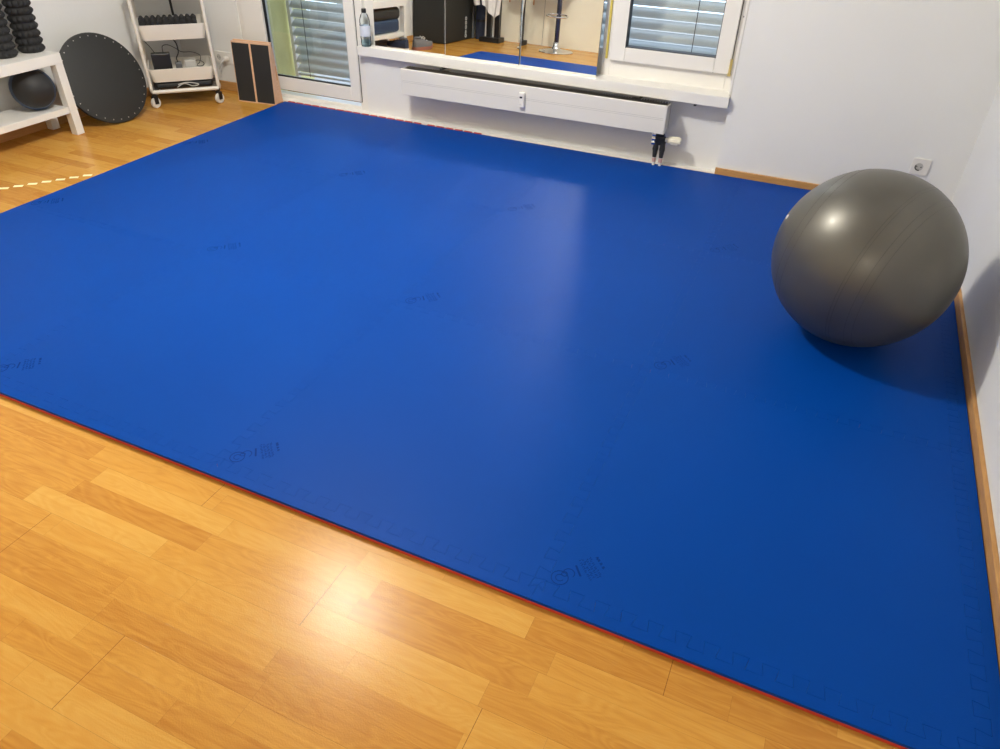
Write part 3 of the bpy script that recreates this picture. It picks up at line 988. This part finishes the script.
# ------------------------------------------------------------------ round mini trampoline leaning on the wall
TN = Vector((math.cos(-.124) * math.cos(.36), math.sin(-.124) * math.cos(.36), math.sin(.36)))
t = thing('mini_trampoline', 'round black mini trampoline leaning against the left wall behind the bench', 'trampoline', (-4.811, 2.212, .2570))
quat = Vector((0, 0, 1)).rotation_difference(TN)
t.rotation_mode = 'QUATERNION'; t.rotation_quaternion = quat
TR_ = .268
bm = lathe(bmesh.new(), [(0, .0), (TR_ - .012, 0), (TR_ - .003, -.003), (TR_, -.010), (TR_ - .004, -.028), (TR_ - .018, -.045), (TR_ - .026, -.045), (TR_ - .020, -.012), (0, -.010)], 64)
obj('padded_cover', bm, 'black_vinyl', t, smooth=True)
stud = lathe(bmesh.new(), [(0, .0022), (.0030, .0016), (.0038, 0)], 10)
first = obj('stud', stud, 'stud', t)
NS = 30
for k in range(NS):
    a = 2 * PI * k / NS
    o = first if k == 0 else first.copy()
    if k: col.objects.link(o); o.parent = t
    o.location = (.247 * math.cos(a), .247 * math.sin(a), 0.0002)
# folded legs on the back
for k in range(4):
    a = PI / 4 + k * PI / 2 + .2
    c, s = math.cos(a), math.sin(a)
    bm = tube(bmesh.new(), [(.17 * c, .17 * s, -.040), (.17 * c, .17 * s, -.075)], .012, 12)
    obj('leg', bm, 'black_plastic', t, smooth=True)

# ------------------------------------------------------------------ rolling cart in the corner
A0 = Vector((-4.791, 2.527, 0)); U = Vector((.69978, .71436, 0)); N = Vector((.71436, -.69978, 0))
cang = math.atan2(U.y, U.x)
Wc, Dc = .412, .33
ctr = A0 + U * (Wc / 2) - N * (Dc / 2)
t = thing('rolling_cart', 'white three-tier rolling cart standing in the left corner', 'cart', (ctr.x, ctr.y, 0), cang)
hw, hd = Wc / 2, Dc / 2      # local: x along the front, -y towards the room
def tray(bm, z0, z1, taper=.012):
    n = 6; r = .03
    def loop(hx, hy, z):
        pts = []
        for cx, cy, a0 in ((hx - r, hy - r, 0), (-hx + r, hy - r, 90), (-hx + r, -hy + r, 180), (hx - r, -hy + r, 270)):
            for k in range(n + 1):
                a = R(a0 + 90 * k / n); pts.append(bm.verts.new((cx + r * math.cos(a), cy + r * math.sin(a), z)))
        return pts
    L = [loop(hw - taper - .004, hd - taper - .004, z0), loop(hw - .004, hd - .004, z1), loop(hw + .001, hd + .001, z1 + .0), loop(hw + .001, hd + .001, z1 - .008)]
    L2 = [loop(hw - taper - .006, hd - taper - .006, z0 + .002), loop(hw - .008, hd - .008, z1)]
    def skin(a, b):
        m_ = len(a)
        for k in range(m_): bm.faces.new((a[k], a[(k + 1) % m_], b[(k + 1) % m_], b[k]))
    skin(L[0], L[3]); skin(L[3], L[2]); skin(L[2], L2[1]); skin(L2[1], L2[0])
    bm.faces.new(L[0][::-1]); bm.faces.new(L2[0])
    for v in L[1]: bm.verts.remove(v)
    return bm
for (z0, z1) in ((.157, .240), (.413, .505), (.670, .760)):
    obj('tray', tray(bmesh.new(), z0, z1), 'cart', t, smooth=True)
# tube frame: two side loops joined by front and back bars
for sx in (-1, 1):
    bm = bmesh.new()
    x = sx * (hw + .006)
    p = round_path([(x, -hd - .003, .78), (x, -hd - .003, .100), (x, hd + .003, .100), (x, hd + .003, .78)], .03)
    tube(bm, p, .0115, 12)
    obj('side_frame', bm, 'cart', t, smooth=True)
for sy in (-1, 1):
    bm = bmesh.new(); tube(bm, [(-hw - .004, sy * (hd + .002), .101), (hw + .004, sy * (hd + .002), .101)], .0125, 12)
    obj('cross_bar', bm, 'cart', t, smooth=True)
bm = bmesh.new()
for k in range(9):
    y = -hd + .02 + k * (2 * hd - .04) / 8
    tube(bm, [(-hw, y, .107), (hw, y, .107)], .003, 6)
obj('bottom_rack', bm, 'grey_strip', t, smooth=True)
for sx in (-1, 1):
    for sy in (-1, 1):
        x, y = sx * (hw - .002), sy * hd
        bm = bmesh.new()
        lathe(bm, [(0, .098), (.012, .098), (.012, .082), (.016, .078), (.016, .070), (0, .070)], 14, (x, y, 0))
        fk_ = bmesh.new()
        box(fk_, -.016, -.0125, -.014, .014, .028, .078); box(fk_, .0125, .016, -.014, .014, .028, .078)
        bmesh.ops.rotate(fk_, cent=(0, 0, 0), matrix=Matrix.Rotation(R(-52), 3, 'Z'), verts=fk_.verts)
        bmesh.ops.translate(fk_, vec=(x, y, 0), verts=fk_.verts)
        _m = bpy.data.meshes.new('tmp'); fk_.to_mesh(_m); fk_.free(); bm.from_mesh(_m); bpy.data.meshes.remove(_m)
        fk = obj('caster', bm, 'black_plastic', t, smooth=False)
        bm = bmesh.new()
        lathe(bm, [(0, -.011), (.008, -.011), (.010, -.0085), (.024, -.0085), (.026, -.011), (.032, -.009), (.0345, -.003), (.0345, .003), (.032, .009), (.026, .011), (.024, .0085), (.010, .0085), (.008, .011), (0, .011)], 28, (0, 0, 0), 'x')
        bmesh.ops.rotate(bm, cent=(0, 0, 0), matrix=Matrix.Rotation(R(-52), 3, 'Z'), verts=bm.verts)
        bmesh.ops.translate(bm, vec=(x, y, .0345), verts=bm.verts)
        w_ = obj('wheel', bm, 'white_rubber', fk, smooth=True)
        w_['label'] = 'white wheel'

def cart_pt(lx, ly, z):
    v = Vector((lx, ly, 0)); v.rotate(Matrix.Rotation(cang, 3, 'Z')); return (ctr.x + v.x, ctr.y + v.y, z)
# roller lying in the second tray
o = obj('foam_roller', roller_bm(.066, .350, 10, 12), 'black_foam', smooth=True)
o.rotation_mode = 'XYZ'
o.rotation_euler = (0, R(90), cang)
o.location = cart_pt(-.190, -.085, .4860)
tag(o, 'black knobbly foam roller lying in the tray of the white rolling cart', 'foam roller')
# white towel behind the roller
bm = bmesh.new(); box(bm, -.13, .12, -.05, .05, 0, .10, .02, seg=4)
o = obj('folded_towel', bm, 'fabric_white', smooth=True); o.location = cart_pt(.01, .06, .4155); o.rotation_euler = (0, 0, cang)
tag(o, 'white folded towel behind the roller in the cart tray', 'towel')
# black rod standing in the tray
o = obj('exercise_rod', tube(bmesh.new(), [(0, 0, 0), (0, 0, .60)], .008, 12), 'black_plastic', smooth=True); o.location = cart_pt(.020, .135, .4155)
tag(o, 'thin black rod standing upright in the rolling cart', 'rod')
# contents of the lower tray
o = thing('router_box', 'black box with cables standing in the lower tray of the rolling cart', 'device', cart_pt(-.110, -.08, .1595), cang)
obj('housing', B(-.058, .058, -.028, .028, 0, .165, .005), 'black_plastic', o)
bm = bmesh.new(); tube(bm, smooth_path([(-.03, .0, .163), (-.05, .01, .20), (-.075, .02, .235), (-.085, .03, .245)]), .0022, 8)
obj('cable', bm, 'black_plastic', o, smooth=True)
bm = bmesh.new(); tube(bm, smooth_path([(.02, .0, .163), (.025, .0, .205), (.06, .03, .205), (.10, .045, .18), (.135, .045, .155), (.20, .045, .150), (.245, .05, .125), (.235, .045, .085), (.215, .045, .070)]), .0025, 8)
obj('cable', bm, 'black_plastic', o, smooth=True)
o = thing('power_adapter', 'light grey adapter block in the lower tray of the rolling cart', 'adapter', cart_pt(.065, -.10, .1595), cang)
obj('housing', B(-.035, .035, -.025, .025, 0, .118, .004), 'light_grey', o)
bm = bmesh.new(); tube(bm, smooth_path([(.030, .0, .11), (.06, .0, .11), (.085, 0, .09), (.07, -.005, .075), (.036, -.005, .078)]), .0028, 8)
obj('cable', bm, 'black_plastic', o, smooth=True)
o = thing('charger', 'small black charger between the boxes in the cart tray', 'charger', cart_pt(-.01, -.09, .1595), cang)
obj('housing', B(-.02, .02, -.02, .02, 0, .105, .005), 'grey_strip', o)
bm = bmesh.new(); tube(bm, smooth_path([(0, 0, .10), (-.005, .0, .13), (.015, .0, .165), (.012, .01, .22), (-.01, .02, .25)]), .004, 8)
obj('cable', bm, 'black_plastic', o, smooth=True)
# bag on the bottom rack
bm = bmesh.new(); box(bm, -.18, .18, -.135, .135, 0, .038, .014, seg=3)
o = obj('black_bag', bm, 'black_vinyl', smooth=True); o.location = cart_pt(0, 0, .1105); o.rotation_euler = (0, 0, cang)
tag(o, 'flat black bag on the bottom rack of the rolling cart', 'bag')
bm = bmesh.new(); tube(bm, smooth_path([(-.05, -.152, .008), (.0, -.150, .030), (.05, -.154, .012), (.09, -.15, .02), (.02, -.15, .036), (-.04, -.152, .026)]), .003, 8)
o = obj('coiled_cable', bm, 'light_grey', smooth=True); o.location = cart_pt(0, 0, .1105); o.rotation_euler = (0, 0, cang)
tag(o, 'pale cable at the front of the bottom cart rack', 'cable')

# ------------------------------------------------------------------ slant board
sa = math.atan2(2.954 - 2.917, -4.140 + 4.430)
t = thing('slant_board', 'wooden slant board with two black grip pads beside the mat corner', 'board', (-4.428, 2.917, 0), sa)
Wb, Hb, th = .290, .388, .016
lean = R(4)
def leaned(bm, ang, y_top=0):
    bmesh.ops.rotate(bm, cent=(0, 0, 0), matrix=Matrix.Rotation(ang, 3, 'X'), verts=bm.verts); return bm
bm = B(0, Wb, 0, th, 0, Hb, .0015); leaned(bm, -lean)
obj('front_board', bm, 'ply', t)
for (a, b) in ((.006, .136), (.152, .286)):
    bm = B(a, b, -.0018, 0, .008, Hb - .010); leaned(bm, -lean)
    obj('grip_pad', bm, 'grip', t)
bm = B(0.004, Wb, th + .003, th * 2 + .002, .004, Hb + .008, .0015); leaned(bm, -lean)
obj('folding_board', bm, 'ply', t)
bm = B(0.004, Wb, 0, th * .9, .002, Hb - .03, .0015)
leaned(bm, R(5)); bmesh.ops.translate(bm, vec=(0, .085, 0), verts=bm.verts)
obj('base_board', bm, 'ply', t)
bm = bmesh.new()
sp = [(th * 2 + .004, .004), (.086, .004), (.060, Hb - .03), (th * 2 + .030, Hb - .03)]
lo = [bm.verts.new((Wb - .014, y, z)) for y, z in sp]; hi = [bm.verts.new((Wb - .001, y, z)) for y, z in sp]
for k in range(4): bm.faces.new((lo[k], lo[(k + 1) % 4], hi[(k + 1) % 4], hi[k]))
bm.faces.new(hi); bm.faces.new(lo[::-1])
obj('side_panel', bm, 'ply', t)
bm = B(Wb - .002, Wb + .0006, .062, .074, .15, .24, .002)
o = obj('hand_hole', bm, 'orange_tab', t)

# ------------------------------------------------------------------ tape dashes on the floor
tp = [(-4.409, 1.124), (-4.3727, 1.1777), (-4.336, 1.231), (-4.299, 1.284), (-4.262, 1.338), (-4.225, 1.391), (-4.188, 1.445), (-4.151, 1.498), (-4.446, 1.07), (-4.483, 1.017), (-4.52, .963)]
for k, (x, y) in enumerate(sorted(tp)):
    if x > -4.165: continue
    bm = B(-.022, .022, -.011, .011, 0, .0015, .0004)
    o = obj('tape_dash', bm, 'tape_mark'); o.location = (x, y, .0002); o.rotation_euler = (0, 0, R(35))
    tag(o, 'pale yellow tape dash in the dotted line on the wooden floor left of the mat', 'tape', 'tape dashes on the floor')

# ------------------------------------------------------------------ things seen only in the mirror
# black foam jump box
t = thing('plyo_box', 'tall black foam jump box standing beside the white bench, seen in the mirror', 'box', (-4.655, -.275, 0), 0)
# local: x to the left wall (negative), y towards the front wall (negative)
obj('padded_body', B(-.395, 0, -.70, 0, .004, .90, .012), 'black_vinyl', t)
obj('edge_strip', B(-.030, .006, -.745, -.705, .004, .90, .004), 'grey_strip', t)
bm = bmesh.new()
rnd = random.Random(2)
z = .225
while z > .03:
    h = .034
    y = -.525
    def st(y0, z0, y1, z1, w=.0075):
        tube(bm, [(.001, y0, z0), (.001, y1, z1)], w / 2, 6)
    k_ = rnd.randrange(3)
    if k_ == 0:
        for q_ in range(8):
            a0, a1 = q_ * PI / 4, (q_ + 1) * PI / 4
            st(y + .018 * math.cos(a0), z + h / 2 * math.sin(a0), y + .018 * math.cos(a1), z + h / 2 * math.sin(a1))
    elif k_ == 1:
        st(y - .018, z - h / 2, y + .018, z - h / 2); st(y + .018, z - h / 2, y - .005, z + h / 2); st(y - .018, z, y + .010, z)
    else:
        st(y - .018, z - h / 2, y + .018, z + h / 2); st(y - .018, z + h / 2, y + .018, z - h / 2)
    z -= .044
o = obj('white_lettering', bm, 'letter', t); o['label'] = 'unreadable white lettering'

t = thing('rolled_mat', 'dark rolled exercise mat standing between the black box and the rack', 'mat', (-4.580, -1.050, 0))
bm = bmesh.new()
sp_ = []
for k in range(120):
    a = k * .35; r_ = .018 + .0012 * k * .42
    sp_.append((r_ * math.cos(a), r_ * math.sin(a)))
lathe(bm, [(0, .002), (.060, .002), (.064, .008), (.064, .692), (.060, .70), (0, .70)], 40)
obj('roll', bm, 'navy_fabric', t, smooth=True)
bm = bmesh.new()
for z in (.18, .52): lathe(bm, [(.0642, z), (.066, z + .002), (.066, z + .028), (.0642, z + .03)], 40)
obj('strap', bm, 'black_plastic', t, smooth=True)

t = thing('weight_rack', 'black rack with white guide rods carrying a white jacket, seen in the mirror', 'rack', (-4.36, -.93, 0))
obj('base_plate', B(-.145, .095, -.085, .085, .0, .050, .006), 'black_plastic', t)
for x in (-.055, .045):
    obj('upright', B(x - .028, x + .026, -.03, .03, .050, .95, .003), 'black_plastic', t)
for x in (-.100, -.006):
    obj('guide_rod', tube(bmesh.new(), [(x, .012, .050), (x, .012, .95)], .0085, 12), 'letter', t, smooth=True)
obj('cross_head', B(-.14, .09, -.04, .04, .95, 1.0, .006), 'black_plastic', t)
obj('hook_bar', tube(bmesh.new(), [(-.14, .05, .93), (.12, .05, .93)], .008, 12), 'chrome', t, smooth=True)

# white jacket draped over the rack
bm = bmesh.new()
NX, NZ = 40, 36
def jk(u, v, side):
    # v 0 top .. 1 bottom ; width narrows to a point lower down
    w = .165 * (1 - .38 * max(0, v - .35) / .65)
    cx = -.015 + .025 * v
    x = cx + (u - .5) * 2 * w
    fold = .012 * math.sin(u * 13 + v * 3) * (.4 + v) + .004 * math.sin(u * 31 + 1.3)
    bot = .255 + .17 * abs(u - .74) + .004 * math.sin(u * 9)
    z = 1.035 * (1 - v) + bot * v
    y = .125 + fold + side * .012 - .03 * math.cos(v * PI * .5)
    return (x, y, z)
for side in (0, 1):
    pass
F = [[bm.verts.new(jk(i / NX, j / NZ, 1)) for i in range(NX + 1)] for j in range(NZ + 1)]
Bk = [[bm.verts.new(jk(i / NX, j / NZ, 0)) for i in range(NX + 1)] for j in range(NZ + 1)]
for j in range(NZ):
    for i in range(NX):
        bm.faces.new((F[j][i], F[j][i + 1], F[j + 1][i + 1], F[j + 1][i])); bm.faces.new((Bk[j][i], Bk[j + 1][i], Bk[j + 1][i + 1], Bk[j][i + 1]))
for j in range(NZ):
    bm.faces.new((F[j][0], F[j + 1][0], Bk[j + 1][0], Bk[j][0])); bm.faces.new((F[j][NX], Bk[j][NX], Bk[j + 1][NX], F[j + 1][NX]))
for i in range(NX):
    bm.faces.new((F[0][i], Bk[0][i], Bk[0][i + 1], F[0][i + 1])); bm.faces.new((F[NZ][i], F[NZ][i + 1], Bk[NZ][i + 1], Bk[NZ][i]))
jt = thing('white_jacket', 'white jacket hanging over the black rack, seen in the mirror', 'jacket', (-4.36, -.93, 0))
obj('jacket_body', bm, 'fabric_white', jt, smooth=True)
bm = bmesh.new()
path = [(-.17, .10, .98), (-.20, .11, .75), (-.19, .12, .52), (-.165, .12, .37)]
tube(bm, smooth_path(path), [.045 - .012 * k / 18 for k in range(19)], 14)
obj('sleeve', bm, 'fabric_white', jt, smooth=True)

# bar stool
t = thing('bar_stool', 'chrome bar stool with round base in front of the cream wall, seen in the mirror', 'stool', (-3.795, -.765, 0))
obj('base', lathe(bmesh.new(), [(0, 0), (.185, 0), (.190, .004), (.186, .009), (.10, .022), (.05, .035), (.034, .06), (.031, .10), (0, .10)], 48), 'chrome', t, smooth=True)
obj('column', lathe(bmesh.new(), [(0, .09), (.026, .09), (.026, .52), (.019, .52), (.019, .74), (0, .74)], 24), 'dark_chrome', t, smooth=True)
bm = bmesh.new()
pts = round_path([(.0, .026, .375), (-.075, .045, .375), (-.085, .16, .365), (.0, .20, .36), (.12, .18, .36), (.15, .10, .362), (.11, .03, .372), (.0, .0, .375)], .04)
tube(bm, pts, .0085, 10)
obj('footrest', bm, 'chrome', t, smooth=True)
obj('seat', lathe(bmesh.new(), [(0, .74), (.12, .74), (.17, .76), (.185, .79), (.18, .82), (.16, .832), (0, .826)], 40), 'black_vinyl', t, smooth=True)

# wall hook tab in the mirror
t = thing('wall_tag', 'small brown tag hanging on the cream wall, seen in the mirror', 'tag', (-4.27, YF + .001, .405))
obj('tag_body', B(-.008, .008, 0, .006, 0, .09, .002), 'orange_tab', t)
obj('hook', lathe(bmesh.new(), [(0, 0), (.004, 0), (.004, .012), (0, .012)], 10, (0, 0, .095), 'y'), 'chrome', t, smooth=True)

# shoes
def shoe(loc, rz, up, sole, label):
    t = thing('running_shoe', label, 'shoe', loc, rz, 'pair of running shoes by the bench')
    t.scale = (1.0, 1.0, 1.2)
    Ls = .28
    def outline(s):   # half width along the length, s 0 heel .. 1 toe
        return .030 + .012 * math.sin(PI * min(1, s * 1.05)) + .006 * math.exp(-((s - .68) / .18) ** 2) - (.022 * max(0, s - .85) / .15)
    bm = bmesh.new(); n = 20; rings = []
    for k in range(n + 1):
        s = k / n; w = max(.006, outline(s)) if 0 < k < n else .012
        x = s * Ls
        rise = .012 * max(0, s - .75) / .25
        rings.append([bm.verts.new((x, -w, rise)), bm.verts.new((x, w, rise)), bm.verts.new((x, w * 1.04, .026 + rise)), bm.verts.new((x, -w * 1.04, .026 + rise))])
    for k in range(n):
        for q_ in range(4):
            bm.faces.new((rings[k][q_], rings[k][(q_ + 1) % 4], rings[k + 1][(q_ + 1) % 4], rings[k + 1][q_]))
    bm.faces.new(rings[0][::-1]); bm.faces.new(rings[-1])
    obj('sole', bm, sole, t, smooth=True)
    bm = bmesh.new(); rings = []
    m_ = 12
    for k in range(n + 1):
        s = k / n; w = max(.006, outline(s)) * .97 if 0 < k < n else .010
        h = .070 - .004 * s if s < .30 else .070 - .046 * ((s - .30) / .70) ** 1.1
        h = max(h, .020)
        rise = .012 * max(0, s - .75) / .25 + .024
        x = .002 + s * (Ls - .006)
        rg = []
        for q_ in range(m_ + 1):
            a = PI * q_ / m_
            rg.append(bm.verts.new((x, w * math.cos(a) * (1 if abs(math.cos(a)) > .5 else 1), rise + h * (math.sin(a) ** .7))))
        rings.append(rg)
    for k in range(n):
        for q_ in range(m_):
            bm.faces.new((rings[k][q_], rings[k][q_ + 1], rings[k + 1][q_ + 1], rings[k + 1][q_]))
        bm.faces.new((rings[k][0], rings[k + 1][0], rings[k + 1][-1], rings[k][-1]))
    bm.faces.new(rings[0][::-1]); bm.faces.new(rings[-1])
    obj('upper', bm, up, t, smooth=True)
    bm = lathe(bmesh.new(), [(.024, 0), (.030, .004), (.028, .010), (.022, .006), (.020, -.010), (0, -.012)], 20)
    bmesh.ops.scale(bm, vec=(1.6, 1, 1), verts=bm.verts)
    o = obj('collar', bm, 'grey_fabric', t, smooth=True); o.location = (.060, 0, .092)
    bm = bmesh.new()
    for k in range(5):
        x = .125 + k * .022; z = .094 - .052 * ((x / Ls - .30) / .70) ** 1.1 - .001
        sg = 1 if k % 2 else -1
        tube(bm, smooth_path([(x, -.020, z - .010), (x + .006 * sg, 0, z + .004), (x + .004, .020, z - .010)]), .0028, 6)
    for sg in (-1, 1):
        tube(bm, smooth_path([(.13, 0, .092), (.120, sg * .018, .105), (.135, sg * .034, .094), (.145, sg * .018, .088), (.132, 0, .092)]), .0024, 6)
    obj('laces', bm, 'socket', t, smooth=True)
    return t
shoe((-4.680, .455, 0), R(186), 'navy_fabric', 'pale_sole', 'navy running shoe with pale laces, toe under the far white bench, seen in the mirror')
shoe((-4.690, .335, 0), R(-76), 'grey_fabric', 'red_sole', 'grey running shoe with reddish sole before the far bench leg, in the mirror')
